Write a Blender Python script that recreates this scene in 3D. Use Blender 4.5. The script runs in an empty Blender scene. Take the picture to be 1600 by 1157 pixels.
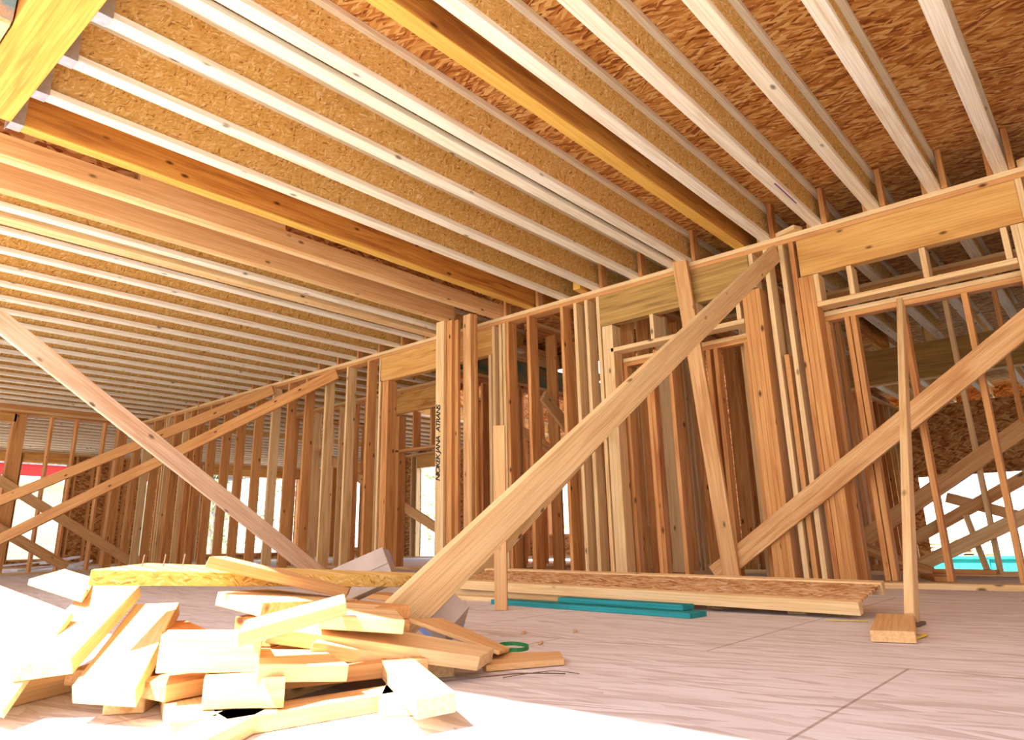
import bpy, bmesh, math, random
from mathutils import Vector, Matrix
random.seed(7)
S = bpy.context.scene
COL = S.collection
# ------------------------------------------------------------------ camera
F_PX = 1102.9; YAW = 0.71046; PITCH = 0.27622; ROLL = -0.02222
EYE = Vector((0, 0, 0.366))
fw = Vector((math.cos(YAW)*math.cos(PITCH), math.sin(YAW)*math.cos(PITCH), math.sin(PITCH)))
r0 = Vector((math.sin(YAW), -math.cos(YAW), 0)); u0 = r0.cross(fw)
rt = math.cos(ROLL)*r0 + math.sin(ROLL)*u0
up = -math.sin(ROLL)*r0 + math.cos(ROLL)*u0
cd = bpy.data.cameras.new('camera'); cam = bpy.data.objects.new('camera', cd); COL.objects.link(cam)
cam.matrix_world = Matrix(((rt.x, up.x, -fw.x, EYE.x), (rt.y, up.y, -fw.y, EYE.y), (rt.z, up.z, -fw.z, EYE.z), (0, 0, 0, 1)))
cd.sensor_fit = 'HORIZONTAL'; cd.sensor_width = 36; cd.lens = 36*F_PX/1600
cd.shift_x = 0; cd.shift_y = -(578.5-533.5)/1600
cd.clip_start = 0.02; cd.clip_end = 500
S.camera = cam
# ------------------------------------------------------------------ light
w = bpy.data.worlds.new('sky'); S.world = w; w.use_nodes = True
nt = w.node_tree; nt.nodes.clear()
bg = nt.nodes.new('ShaderNodeBackground'); wo = nt.nodes.new('ShaderNodeOutputWorld')
tcw = nt.nodes.new('ShaderNodeTexCoord'); sp = nt.nodes.new('ShaderNodeSeparateXYZ'); cr = nt.nodes.new('ShaderNodeValToRGB')
nt.links.new(tcw.outputs['Generated'], sp.inputs[0]); nt.links.new(sp.outputs['Z'], cr.inputs[0])
cr.color_ramp.elements[0].color = (1.0, 0.97, 0.94, 1); cr.color_ramp.elements[1].color = (0.52, 0.68, 1, 1)
cr.color_ramp.elements[1].position = 0.9
nt.links.new(cr.outputs[0], bg.inputs[0]); nt.links.new(bg.outputs[0], wo.inputs[0])
bg.inputs[1].default_value = 2.5
sd = bpy.data.lights.new('sun', 'SUN'); sun = bpy.data.objects.new('sun', sd); COL.objects.link(sun)
SUN_TO = Vector((-0.545, 0.12, 0.83)).normalized()          # towards the sun
sun.rotation_euler = SUN_TO.to_track_quat('Z', 'Y').to_euler(); sun.location = (-5, 1, 9)
sd.energy = 17.0; sd.angle = 0.012; sd.color = (1, 0.955, 0.88)
S.view_settings.view_transform = 'Standard'; S.view_settings.look = 'None'
S.view_settings.gamma = 1; S.view_settings.use_curve_mapping = False
S.view_settings.exposure = 0.36
S.cycles.max_bounces = 10; S.cycles.diffuse_bounces = 4; S.cycles.use_denoising = True
S.cycles.sample_clamp_indirect = 8
# ------------------------------------------------------------------ materials
def node(nt, t, **k):
    n = nt.nodes.new(t)
    for a, v in k.items(): setattr(n, a, v)
    return n
def base_mat(name, rough=0.75):
    m = bpy.data.materials.new(name); m.use_nodes = True; nt = m.node_tree
    b = nt.nodes['Principled BSDF']; b.inputs['Roughness'].default_value = rough
    b.inputs['Specular IOR Level'].default_value = 0.2
    return m, nt, b
def ramp(nt, stops):
    r = node(nt, 'ShaderNodeValToRGB'); e = r.color_ramp.elements
    e[0].position, e[0].color = stops[0][0], (*stops[0][1], 1)
    e[1].position, e[1].color = stops[-1][0], (*stops[-1][1], 1)
    for p, c in stops[1:-1]:
        x = e.new(p); x.color = (*c, 1)
    return r
def mixc(nt, fac, a, b, mode='MIX'):
    m = node(nt, 'ShaderNodeMix', data_type='RGBA', blend_type=mode)
    for s, v in ((0, fac), (6, a), (7, b)):
        if hasattr(v, 'is_linked') or hasattr(v, 'links'): nt.links.new(v, m.inputs[s])
        else: m.inputs[s].default_value = v if s == 0 else (*v, 1)
    return m.outputs[2]
def math_(nt, op, a, b=None):
    m = node(nt, 'ShaderNodeMath', operation=op)
    for i, v in enumerate((a, b)):
        if v is None: continue
        if hasattr(v, 'links'): nt.links.new(v, m.inputs[i])
        else: m.inputs[i].default_value = v
    return m.outputs[0]
def coords(nt, scale, rnd=True):
    tc = node(nt, 'ShaderNodeTexCoord'); oi = node(nt, 'ShaderNodeObjectInfo')
    mp = node(nt, 'ShaderNodeMapping'); mp.inputs['Scale'].default_value = scale
    if rnd:
        mu = math_(nt, 'MULTIPLY', oi.outputs['Random'], 53.0)
        cb = node(nt, 'ShaderNodeCombineXYZ')
        for i in range(3): nt.links.new(mu, cb.inputs[i])
        nt.links.new(cb.outputs[0], mp.inputs['Location'])
    nt.links.new(tc.outputs['Object'], mp.inputs['Vector'])
    return mp.outputs[0], oi.outputs['Random'], tc.outputs['Object']
def wood(name, light, mid, dark, alt, knots=True, grain=1.0, stain=None, rough=0.7):
    m, nt, b = base_mat(name, rough)
    v, rnd, ob = coords(nt, (1.6, 22*grain, 22*grain))
    n1 = node(nt, 'ShaderNodeTexNoise'); n1.inputs['Scale'].default_value = 1.0; n1.inputs['Detail'].default_value = 4; n1.inputs['Distortion'].default_value = 0.7
    nt.links.new(v, n1.inputs['Vector'])
    v2, _, _ = coords(nt, (2.5, 120, 120))
    n2 = node(nt, 'ShaderNodeTexNoise'); n2.inputs['Scale'].default_value = 1.0; n2.inputs['Detail'].default_value = 2
    nt.links.new(v2, n2.inputs['Vector'])
    rp = ramp(nt, [(0.32, dark), (0.5, mid), (0.68, light)])
    nt.links.new(n1.outputs['Fac'], rp.inputs[0])
    c = rp.outputs[0]
    c = mixc(nt, math_(nt, 'MULTIPLY', rnd, 0.75), c, alt)
    rp2 = ramp(nt, [(0.35, (0.78, 0.72, 0.66)), (0.6, (1, 1, 1))]); nt.links.new(n2.outputs['Fac'], rp2.inputs[0])
    c = mixc(nt, 0.75, c, rp2.outputs[0], 'MULTIPLY')
    if knots:
        vk, _, _ = coords(nt, (3.2, 7.0, 7.0))
        vo = node(nt, 'ShaderNodeTexVoronoi'); vo.inputs['Scale'].default_value = 1.0; nt.links.new(vk, vo.inputs['Vector'])
        rk = ramp(nt, [(0.05, (0.0, 0.0, 0.0)), (0.12, (1, 1, 1))]); nt.links.new(vo.outputs['Distance'], rk.inputs[0])
        c = mixc(nt, math_(nt, 'SUBTRACT', 1.0, rk.outputs[0]), c, tuple(x*0.30 for x in dark))
    if stain:
        v3, _, _ = coords(nt, (1.2, 4, 4))
        n3 = node(nt, 'ShaderNodeTexNoise'); n3.inputs['Scale'].default_value = 1.3; n3.inputs['Detail'].default_value = 6
        nt.links.new(v3, n3.inputs['Vector'])
        rs = ramp(nt, [(0.42, (0, 0, 0)), (0.58, (1, 1, 1))]); nt.links.new(n3.outputs['Fac'], rs.inputs[0])
        c = mixc(nt, math_(nt, 'MULTIPLY', rs.outputs[0], 0.85), c, stain)
    nt.links.new(c, b.inputs['Base Color'])
    bp = node(nt, 'ShaderNodeBump'); bp.inputs['Strength'].default_value = 0.15; bp.inputs['Distance'].default_value = 0.002
    nt.links.new(n1.outputs['Fac'], bp.inputs['Height']); nt.links.new(bp.outputs[0], b.inputs['Normal'])
    return m
def osb(name, stops, axes=('X', 'Y'), sx=9.0, sy=42.0, turn=0.0, wob=2.2, streak=0.5, seams=False):
    """strand board: three layers of long flakes lying at different angles"""
    m, nt, b = base_mat(name, 0.7)
    v, rnd, ob = coords(nt, (1, 1, 1))
    s = node(nt, 'ShaderNodeSeparateXYZ'); nt.links.new(v, s.inputs[0])
    cb = node(nt, 'ShaderNodeCombineXYZ')
    nt.links.new(s.outputs[axes[0]], cb.inputs[0]); nt.links.new(s.outputs[axes[1]], cb.inputs[1])
    nz = node(nt, 'ShaderNodeTexNoise'); nz.inputs['Scale'].default_value = 7; nz.inputs['Detail'].default_value = 2
    nt.links.new(cb.outputs[0], nz.inputs['Vector'])
    ds = node(nt, 'ShaderNodeVectorMath', operation='MULTIPLY_ADD')
    nt.links.new(nz.outputs['Color'], ds.inputs[0]); ds.inputs[1].default_value = (0.035*wob,)*3; nt.links.new(cb.outputs[0], ds.inputs[2])
    layers = []
    for i, (ang, k) in enumerate(((turn, 1.0), (turn+0.38*wob/2, 0.8), (turn-0.45*wob/2, 1.25))):
        mp = node(nt, 'ShaderNodeMapping', vector_type='TEXTURE'); mp.inputs['Rotation'].default_value = (0, 0, ang)
        mp.inputs['Location'].default_value = (i*3.7, i*1.9, 0); mp.inputs['Scale'].default_value = (1/(sx*k), 1/(sy*k), 1)
        nt.links.new(ds.outputs[0], mp.inputs['Vector'])
        vo = node(nt, 'ShaderNodeTexVoronoi', voronoi_dimensions='2D'); vo.inputs['Scale'].default_value = 1; vo.inputs['Randomness'].default_value = 1
        nt.links.new(mp.outputs[0], vo.inputs['Vector'])
        sc = node(nt, 'ShaderNodeSeparateColor'); nt.links.new(vo.outputs['Color'], sc.inputs[0])
        layers.append(sc.outputs)
    a = math_(nt, 'GREATER_THAN', layers[1][1], 0.5)
    bsel = math_(nt, 'GREATER_THAN', layers[2][1], 0.62)
    mx = node(nt, 'ShaderNodeMix', data_type='FLOAT'); nt.links.new(a, mx.inputs[0]); nt.links.new(layers[0][0], mx.inputs[2]); nt.links.new(layers[1][0], mx.inputs[3])
    mx2 = node(nt, 'ShaderNodeMix', data_type='FLOAT'); nt.links.new(bsel, mx2.inputs[0]); nt.links.new(mx.outputs[0], mx2.inputs[2]); nt.links.new(layers[2][0], mx2.inputs[3])
    n2 = node(nt, 'ShaderNodeTexNoise'); n2.inputs['Scale'].default_value = 1; n2.inputs['Detail'].default_value = 3
    mp = node(nt, 'ShaderNodeMapping', vector_type='TEXTURE'); mp.inputs['Rotation'].default_value = (0, 0, turn); mp.inputs['Scale'].default_value = (1/8, 1/90, 1)
    nt.links.new(ds.outputs[0], mp.inputs['Vector']); nt.links.new(mp.outputs[0], n2.inputs['Vector'])
    f = math_(nt, 'ADD', mx2.outputs[0], math_(nt, 'MULTIPLY', math_(nt, 'SUBTRACT', n2.outputs['Fac'], 0.5), streak))
    rp = ramp(nt, stops); nt.links.new(f, rp.inputs[0])
    c = rp.outputs[0]
    if seams:
        br = node(nt, 'ShaderNodeTexBrick'); br.inputs['Scale'].default_value = 1; br.inputs['Mortar Size'].default_value = 0.004
        br.inputs['Brick Width'].default_value = 1.22; br.inputs['Row Height'].default_value = 2.44; br.inputs['Mortar Smooth'].default_value = 0
        br.inputs['Color1'].default_value = br.inputs['Color2'].default_value = (1, 1, 1, 1); br.inputs['Mortar'].default_value = (0.6, 0.52, 0.48, 1)
        nt.links.new(cb.outputs[0], br.inputs['Vector'])
        c = mixc(nt, 1.0, c, br.outputs[0], 'MULTIPLY')
    nt.links.new(c, b.inputs['Base Color'])
    bp = node(nt, 'ShaderNodeBump'); bp.inputs['Strength'].default_value = 0.25; bp.inputs['Distance'].default_value = 0.002
    nt.links.new(f, bp.inputs['Height']); nt.links.new(bp.outputs[0], b.inputs['Normal'])
    return m
def plain(name, c, rough=0.7, metal=0.0, noise=0.0, scale=6):
    m, nt, b = base_mat(name, rough); b.inputs['Metallic'].default_value = metal
    v, rnd, ob = coords(nt, (scale,)*3)
    n = node(nt, 'ShaderNodeTexNoise'); n.inputs['Scale'].default_value = 1; n.inputs['Detail'].default_value = 5; nt.links.new(v, n.inputs['Vector'])
    rp = ramp(nt, [(0.3, tuple(x*(1-noise) for x in c)), (0.7, tuple(min(1, x*(1+noise*0.5)) for x in c))])
    nt.links.new(n.outputs['Fac'], rp.inputs[0]); nt.links.new(rp.outputs[0], b.inputs['Base Color'])
    return m
M_STUD = wood('fir_stud', (0.74, 0.39, 0.145), (0.64, 0.28, 0.09), (0.43, 0.145, 0.04), (0.71, 0.37, 0.135))
M_BRACE = wood('fir_brace', (0.78, 0.49, 0.24), (0.71, 0.40, 0.17), (0.56, 0.27, 0.10), (0.75, 0.46, 0.21))
M_PINK = wood('pink_plank', (0.84, 0.62, 0.46), (0.80, 0.55, 0.38), (0.70, 0.42, 0.25), (0.82, 0.58, 0.42))
M_PALE = wood('spruce_pale', (0.88, 0.65, 0.35), (0.83, 0.56, 0.27), (0.66, 0.38, 0.15), (0.85, 0.61, 0.33))
M_FLANGE = wood('joist_flange', (0.93, 0.88, 0.77), (0.91, 0.84, 0.70), (0.80, 0.68, 0.50), (0.88, 0.79, 0.60))
M_PEACH = wood('peach_timber', (0.82, 0.53, 0.27), (0.77, 0.47, 0.21), (0.66, 0.36, 0.14), (0.78, 0.48, 0.22))
M_GOLD = wood('golden_glulam', (0.80, 0.52, 0.12), (0.70, 0.39, 0.07), (0.54, 0.24, 0.04), (0.78, 0.46, 0.10), knots=False, grain=1.6)
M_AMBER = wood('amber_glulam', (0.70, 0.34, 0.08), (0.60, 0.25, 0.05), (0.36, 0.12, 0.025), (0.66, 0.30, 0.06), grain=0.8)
M_HEADER = wood('plywood_header', (0.78, 0.46, 0.15), (0.70, 0.36, 0.10), (0.52, 0.22, 0.05), (0.74, 0.42, 0.13), grain=0.5)
M_HEADER2 = wood('strand_header', (0.56, 0.36, 0.11), (0.46, 0.27, 0.08), (0.27, 0.14, 0.04), (0.52, 0.33, 0.11), knots=False, grain=1.3)
M_TEAL = wood('stained_header', (0.40, 0.30, 0.16), (0.34, 0.24, 0.12), (0.20, 0.13, 0.06), (0.36, 0.28, 0.15), knots=False, grain=1.0, stain=(0.06, 0.20, 0.18))
M_TEALB = wood('teal_board', (0.03, 0.32, 0.33), (0.02, 0.26, 0.28), (0.01, 0.16, 0.18), (0.03, 0.30, 0.31), knots=False)
M_BLUEB = wood('blue_stained_block', (0.72, 0.42, 0.20), (0.55, 0.34, 0.20), (0.36, 0.20, 0.10), (0.6, 0.36, 0.2), stain=(0.10, 0.28, 0.36))
M_OSBDECK = osb('strand_deck', [(0.0, (0.24, 0.06, 0.014)), (0.28, (0.50, 0.19, 0.045)), (0.62, (0.68, 0.32, 0.085)), (1.0, (0.86, 0.56, 0.22))],
                axes=('Y', 'X'), sx=11, sy=62, wob=1.8, streak=0.7)
M_OSBWEB = osb('strand_web', [(0.0, (0.38, 0.17, 0.04)), (0.07, (0.62, 0.36, 0.10)), (0.5, (0.74, 0.46, 0.145)), (0.85, (0.79, 0.53, 0.19)), (1.0, (0.88, 0.70, 0.38))],
               axes=('X', 'Z'), sx=30, sy=130, turn=0.9, wob=2.6, streak=0.5)
M_OSBWALL = osb('strand_sheathing', [(0.0, (0.22, 0.07, 0.02)), (0.3, (0.45, 0.19, 0.06)), (0.7, (0.62, 0.31, 0.11)), (1.0, (0.78, 0.50, 0.24))],
                axes=('Y', 'Z'), sx=9, sy=40, wob=2.2)
M_OSBWALLX = osb('strand_sheathing_x', [(0.0, (0.22, 0.07, 0.02)), (0.3, (0.45, 0.19, 0.06)), (0.7, (0.62, 0.31, 0.11)), (1.0, (0.78, 0.50, 0.24))],
                axes=('X', 'Z'), sx=9, sy=40, wob=2.2)
M_OSBRIM = osb('strand_rim', [(0.0, (0.42, 0.22, 0.05)), (0.15, (0.68, 0.42, 0.10)), (0.7, (0.76, 0.50, 0.15)), (1.0, (0.84, 0.64, 0.30))], axes=('X', 'Z'), sx=40, sy=200, wob=2)
M_OSBSTACK = osb('strand_flat', [(0.0, (0.34, 0.13, 0.04)), (0.3, (0.56, 0.28, 0.11)), (0.7, (0.70, 0.42, 0.20)), (1.0, (0.84, 0.62, 0.38))], axes=('X', 'Y'), sx=18, sy=90, wob=2.4)
M_FLOOR = osb('plywood_floor', [(0.0, (0.58, 0.50, 0.47)), (0.35, (0.70, 0.64, 0.63)), (0.7, (0.75, 0.70, 0.70)), (1.0, (0.80, 0.76, 0.77))],
              axes=('Y', 'X'), sx=2.5, sy=40, wob=1.2, streak=0.8, seams=True)
M_METAL = plain('galvanised_steel', (0.62, 0.66, 0.72), 0.35, 0.85, 0.15, 30)
M_DARKMETAL = plain('dark_nail', (0.25, 0.17, 0.12), 0.5, 0.6)
M_CARD = plain('cardboard', (0.50, 0.40, 0.33), 0.85, 0, 0.12, 14)
M_BLUE = plain('blue_print', (0.28, 0.42, 0.85), 0.6)
M_GREEN = plain('green_strap', (0.03, 0.20, 0.05), 0.4)
M_YELLOW = plain('yellow_tape', (0.85, 0.68, 0.03), 0.5)
M_PURPLE = plain('purple_chalk', (0.20, 0.08, 0.35), 0.8)
M_WIRE = plain('rusty_wire', (0.16, 0.10, 0.07), 0.6)
M_GROUND = plain('pale_gravel', (0.50, 0.47, 0.42), 0.95, 0, 0.25, 2.5)
M_SIDING = plain('white_siding', (0.86, 0.87, 0.90), 0.7)
M_GLASS = plain('window_glass', (0.25, 0.33, 0.45), 0.1)
M_ROOF = plain('grey_shingle', (0.35, 0.36, 0.38), 0.9, 0, 0.3, 8)
M_RED = plain('red_fascia', (0.42, 0.03, 0.03), 0.6)
M_CREAM = plain('cream_stucco', (0.50, 0.56, 0.42), 0.9, 0, 0.05, 3)
M_SKIP = plain('turquoise_paint', (0.04, 0.48, 0.46), 0.5, 0, 0.15, 3)
M_LEAF = plain('tree_leaves', (0.36, 0.46, 0.20), 0.7, 0, 0.5, 3)
M_BARK = plain('tree_bark', (0.42, 0.36, 0.30), 0.9, 0, 0.3, 10)
M_BLACK = plain('black_rubber', (0.02, 0.02, 0.02), 0.6)
M_CONC = plain('concrete', (0.34, 0.32, 0.30), 0.9, 0, 0.15, 4)
# ------------------------------------------------------------------ mesh helpers
_mesh_cache = {}
def box_mesh(L, W, T, bev=0.002):
    key = (round(L, 4), round(W, 4), round(T, 4), bev)
    if key in _mesh_cache: return _mesh_cache[key].copy()
    bm = bmesh.new(); bmesh.ops.create_cube(bm, size=1)
    bmesh.ops.scale(bm, vec=(L, W, T), verts=bm.verts)
    if bev: bmesh.ops.bevel(bm, geom=list(bm.edges), offset=min(bev, T*0.25, W*0.25), segments=1, affect='EDGES')
    me = bpy.data.meshes.new('lumber'); bm.to_mesh(me); bm.free(); _mesh_cache[key] = me
    return me.copy()
def add(name, me, M, mat, parent=None):
    o = bpy.data.objects.new(name, me); COL.objects.link(o)
    if mat is not None:
        me.materials.clear(); me.materials.append(mat)
    if parent is not None:
        o.parent = parent; o.matrix_basis = Matrix.Translation(-parent.location) @ M
    else: o.matrix_basis = M
    return o
def tag(o, label, cat, group=None, kind=None):
    o['label'] = label; o['category'] = cat
    if group: o['group'] = group
    if kind: o['kind'] = kind
    return o
def struct(o, label=None, cat=None):
    o['kind'] = 'structure'
    if label: o['label'] = label; o['category'] = cat
    return o
def thing(name, loc, label, cat, group=None):
    e = bpy.data.objects.new(name, None); COL.objects.link(e); e.location = loc; e.empty_display_size = 0.1
    return tag(e, label, cat, group)
def frame_mat(p0, p1, wdir):
    p0, p1, wdir = Vector(p0), Vector(p1), Vector(wdir)
    x = (p1-p0).normalized(); y = (wdir - x*wdir.dot(x)).normalized(); z = x.cross(y); c = (p0+p1)/2
    return Matrix(((x.x, y.x, z.x, c.x), (x.y, y.y, z.y, c.y), (x.z, y.z, z.z, c.z), (0, 0, 0, 1))), (p1-p0).length
def board(name, p0, p1, W, T, wdir, mat, parent=None, bev=0.002):
    """a board from p0 to p1; W measured along wdir, T across it"""
    M, L = frame_mat(p0, p1, wdir)
    return add(name, box_mesh(L, W, T, bev), M, mat, parent)
def slab(name, lo, hi, mat, parent=None, bev=0):
    lo, hi = Vector(lo), Vector(hi); c = (lo+hi)/2; d = hi-lo
    return add(name, box_mesh(d.x, d.y, d.z, bev), Matrix.Translation(c), mat, parent)
def panel_with_holes(name, axis, pos, thick, a0, a1, z0, z1, holes, mat, parent=None):
    """sheet in plane axis=pos with rectangular holes (a0,a1,z0,z1); one mesh"""
    As = sorted({a0, a1, *[min(max(h[0], a0), a1) for h in holes], *[min(max(h[1], a0), a1) for h in holes]})
    Zs = sorted({z0, z1, *[min(max(h[2], z0), z1) for h in holes], *[min(max(h[3], z0), z1) for h in holes]})
    bm = bmesh.new()
    for i in range(len(As)-1):
        for j in range(len(Zs)-1):
            ca, cz = (As[i]+As[i+1])/2, (Zs[j]+Zs[j+1])/2
            if any(h[0] < ca < h[1] and h[2] < cz < h[3] for h in holes): continue
            r = bmesh.ops.create_cube(bm, size=1)['verts']
            sc = (thick, As[i+1]-As[i], Zs[j+1]-Zs[j]) if axis == 'X' else (As[i+1]-As[i], thick, Zs[j+1]-Zs[j])
            c = (pos, ca, cz) if axis == 'X' else (ca, pos, cz)
            bmesh.ops.scale(bm, vec=sc, verts=r); bmesh.ops.translate(bm, vec=c, verts=r)
    me = bpy.data.meshes.new('sheet'); bm.to_mesh(me); bm.free()
    return add(name, me, Matrix.Identity(4), mat, parent)
H = 2.74; JT = 3.045                       # wall height, underside of the deck
LW, LD = 0.14, 0.038                       # 2x6 stud
# ------------------------------------------------------------------ wall framing builder
class Wall:
    def __init__(s, label, axis, pos, a0, a1, z1=H, cat='stud wall', name='stud_wall', depth=LW, mat=M_STUD, z0=0.0, bottom=True, top=True):
        s.axis, s.pos, s.depth, s.mat, s.z0, s.z1 = axis, pos, depth, mat, z0, z1
        s.e = thing(name, s.P(0.5*(a0+a1), z0), label, cat)
        if top:
            s.flat('top_plate', a0, a1, z1-LD/2, M_PALE); s.flat('top_plate', a0, a1, z1-1.5*LD-0.002, mat)
        if bottom: s.flat('bottom_plate', a0, a1, z0+LD/2, M_PALE)
        s.lo, s.hi = z0+LD, z1-2*LD-0.002
    def P(s, a, z, d=None):
        d = s.depth/2 if d is None else d
        return (s.pos+d, a, z) if s.axis == 'Y' else (a, s.pos+d, z)
    def dd(s): return (1, 0, 0) if s.axis == 'Y' else (0, 1, 0)
    def flat(s, name, a0, a1, z, mat=None): return board(name, s.P(a0, z), s.P(a1, z), s.depth, LD, s.dd(), mat or s.mat, s.e)
    def stud(s, a, z0=None, z1=None, name='stud', mat=None, a_top=None, d=None):
        m = mat or (M_PALE if random.random() < 0.22 else s.mat)
        return board(name, s.P(a, s.lo if z0 is None else z0, d), s.P(a if a_top is None else a_top, s.hi if z1 is None else z1, d), s.depth, LD, s.dd(), m, s.e)
    def pack(s, a0, n, z0=None, z1=None, name='trimmer_stud', mat=None):
        for i in range(n): s.stud(a0+i*(LD+0.001), z0, z1, name, mat)
    def header(s, a0, a1, z0, z1, mat, name='header', d=None):
        return board(name, s.P(a0, (z0+z1)/2, 0.045 if d is None else d), s.P(a1, (z0+z1)/2, 0.045 if d is None else d), 0.09, z1-z0, s.dd(), mat, s.e)
    def brace(s, a0, z0, a1, z1, w=0.14, side=-1, name='let_in_brace', mat=None):
        off = -0.021 if side == -1 else -0.062 if side == -2 else s.depth+0.021+0.04*(side-1)
        return board(name, s.P(a0, z0, off), s.P(a1, z1, off), LD, w, s.dd(), mat or M_BRACE, s.e)

# ------------------------------------------------------------------ setting
fl = slab('floor', (0.45, -3.2, -0.03), (7.45, 21, 0.0), M_FLOOR); struct(fl, 'plywood subfloor in long sheets with scuffs and dust', 'floor')
fl2 = slab('floor', (7.45, 3.4, -0.03), (13.3, 21, 0.0), M_FLOOR); struct(fl2)
fd = slab('trim_1', (0.47, -3.2, -0.9), (7.44, 3.4, -0.031), M_CONC); struct(fd)
fd = slab('trim_2', (0.47, 3.4, -0.9), (13.2, 20.9, -0.031), M_CONC); struct(fd)
gr = slab('ground', (-60, -60, -1.0), (90, 90, -0.9), M_GROUND); struct(gr, 'pale bare ground around the building', 'ground')
gs = slab('floor', (7.46, -3.2, -0.9), (15.7, 3.38, -0.88), M_CONC); struct(gs, 'grey concrete slab of the garage', 'floor')
# deck over the joists, with the open stairwell
bm = bmesh.new()
for lo, hi in (((-0.62, -3.2), (8.8, 21)), ((8.8, -3.2), (16.2, 5.0)), ((8.8, 10.0), (13.4, 21))):
    r = bmesh.ops.create_cube(bm, size=1)['verts']
    bmesh.ops.scale(bm, vec=(hi[0]-lo[0], hi[1]-lo[1], 0.019), verts=r); bmesh.ops.translate(bm, vec=((lo[0]+hi[0])/2, (lo[1]+hi[1])/2, JT+0.0105), verts=r)
me = bpy.data.meshes.new('deck'); bm.to_mesh(me); bm.free()
ce = add('ceiling', me, Matrix.Identity(4), M_OSBDECK); struct(ce, 'orange strand board deck above the joists', 'ceiling')
# outer walls
bk_holes = [(13.5, 14.7, 0.0, 2.34), (8.25, 8.95, 0.35, 2.4), (9.5, 10.2, 0.5, 1.9), (6.2, 6.55, -0.1, 2.6), (4.5, 4.85, -0.1, 2.2), (16, 18, 0.3, 2.3), (8.3, 10.0, 3.55, 4.75), (11.3, 12.2, 0.3, 2.2)]
wfl = panel_with_holes('wall_near_unseen', 'X', 0.60, 0.012, 9.0, 20.2, -0.03, JT, [(11.0, 14.0, 0.3, 2.4), (15.5, 18.5, 0.3, 2.4)], M_OSBWALL); struct(wfl)  # unseen wall, added and sized to darken the far left rooms
wb = panel_with_holes('wall_back', 'X', 13.16, 0.012, 3.4, 20.2, -0.05, 5.6, bk_holes, M_OSBWALL); struct(wb, 'outer strand board sheathing with window openings behind the studs', 'wall')
L_holes = [(3.2, 5.0, 0.2, 2.45), (5.2, 6.2, 0.2, 2.45), (8.05, 8.42, 0.2, 2.3), (9.9, 12.75, 0.2, 2.40), (0.3, 2.2, 0.2, 2.45)]
wl = panel_with_holes('wall_left', 'Y', 20.17, 0.012, 0.45, 13.2, -0.05, JT, L_holes, M_OSBWALLX); struct(wl, 'outer end wall sheathing with tall window openings', 'wall')
wg = panel_with_holes('wall_right', 'X', 15.6, 0.012, -3.2, 6.5, -0.9, 2.735, [(-3.0, 3.15, -0.95, 1.38)], M_OSBWALL); struct(wg, 'dark strand board wall above the wide garage opening', 'wall')
wg3 = panel_with_holes('wall_far', 'X', 16.16, 0.012, -3.2, 6.5, 2.6, JT, [], M_OSBWALL); struct(wg3)
wg2 = panel_with_holes('wall_side', 'Y', 3.42, 0.012, 13.2, 15.6, -0.9, 2.95, [], M_OSBWALLX); struct(wg2)
wr = panel_with_holes('wall_front', 'Y', -3.2, 0.012, 0.45, 15.6, -0.9, JT, [(9.5, 11, 0.2, 1.6)], M_OSBWALLX); struct(wr)
rf = slab('roof', (8.4, 4.6, 5.4), (13.4, 10.6, 5.45), M_OSBWALL); struct(rf)
wu = panel_with_holes('wall_upper', 'Y', 10.3, 0.012, 8.8, 13.2, 3.07, 5.4, [], M_OSBWALLX); struct(wu)

# ------------------------------------------------------------------ joists
FW, FT = 0.085, 0.038
def joist_parts(root, x0, x1, y, z0=H, z1=JT, fw=FW, flange=M_FLANGE):
    board('bottom_flange', (x0, y, z0+FT/2), (x1, y, z0+FT/2), fw, FT, (0, 1, 0), flange, root)
    board('web', (x0, y, (z0+z1)/2), (x1, y, (z0+z1)/2), 0.011, z1-z0-2*FT, (0, 1, 0), M_OSBWEB, root, 0)
    board('top_flange', (x0, y, z1-FT/2), (x1, y, z1-FT/2), fw, FT, (0, 1, 0), flange, root)
def joist(x0, x1, y, label, group, fw=FW, flange=M_FLANGE):
    t = thing('i_joist', (x0, y, H), label, 'joist', group); joist_parts(t, x0, x1, y, fw=fw, flange=flange); return t
ORD = 'first second third fourth fifth sixth seventh eighth ninth tenth eleventh twelfth thirteenth fourteenth fifteenth sixteenth seventeenth eighteenth nineteenth twentieth'.split()
for k, y in enumerate((1.94, 1.525, 1.10, 0.69, 0.285, -0.12, -0.52)):
    jt = joist(0.82, 10.18, y, 'pale flanged ceiling joist, %s one past the golden beam towards the wide plywood header' % ORD[k], 'joists over the open floor')
    if k == 1: MARKED = jt
for y, lab in ((2.665, 'twin ceiling joist of the close pair, the one nearer the golden beam'), (2.80, 'twin ceiling joist of the close pair, the one farther from the golden beam'),
               (3.20, 'pale ceiling joist next to the close pair, on the amber beam side'), (3.645, 'pale ceiling joist in a steel hanger, second from the amber beam'),
               (4.06, 'pale ceiling joist in a steel hanger, directly beside the amber beam')):
    joist(0.82, 10.18 if y < 3.7 else 8.8, y, lab, 'joists between the golden and amber beams')
mk = board('chalk_mark', (4.60, 1.50, H-0.0005), (5.02, 1.50, H-0.0005), 0.010, 0.001, (0, 1, 0), M_PURPLE, MARKED, 0); mk['label'] = 'purple chalk line'
joist(0.82, 6.9, 5.745, 'cream ceiling joist running close along the lower peach beam', 'joists past the peach beams')
t = thing('timber_joist', (0.8, 5.975, H), 'doubled yellowish timber joist squeezed between two cream joists', 'joist')
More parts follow.
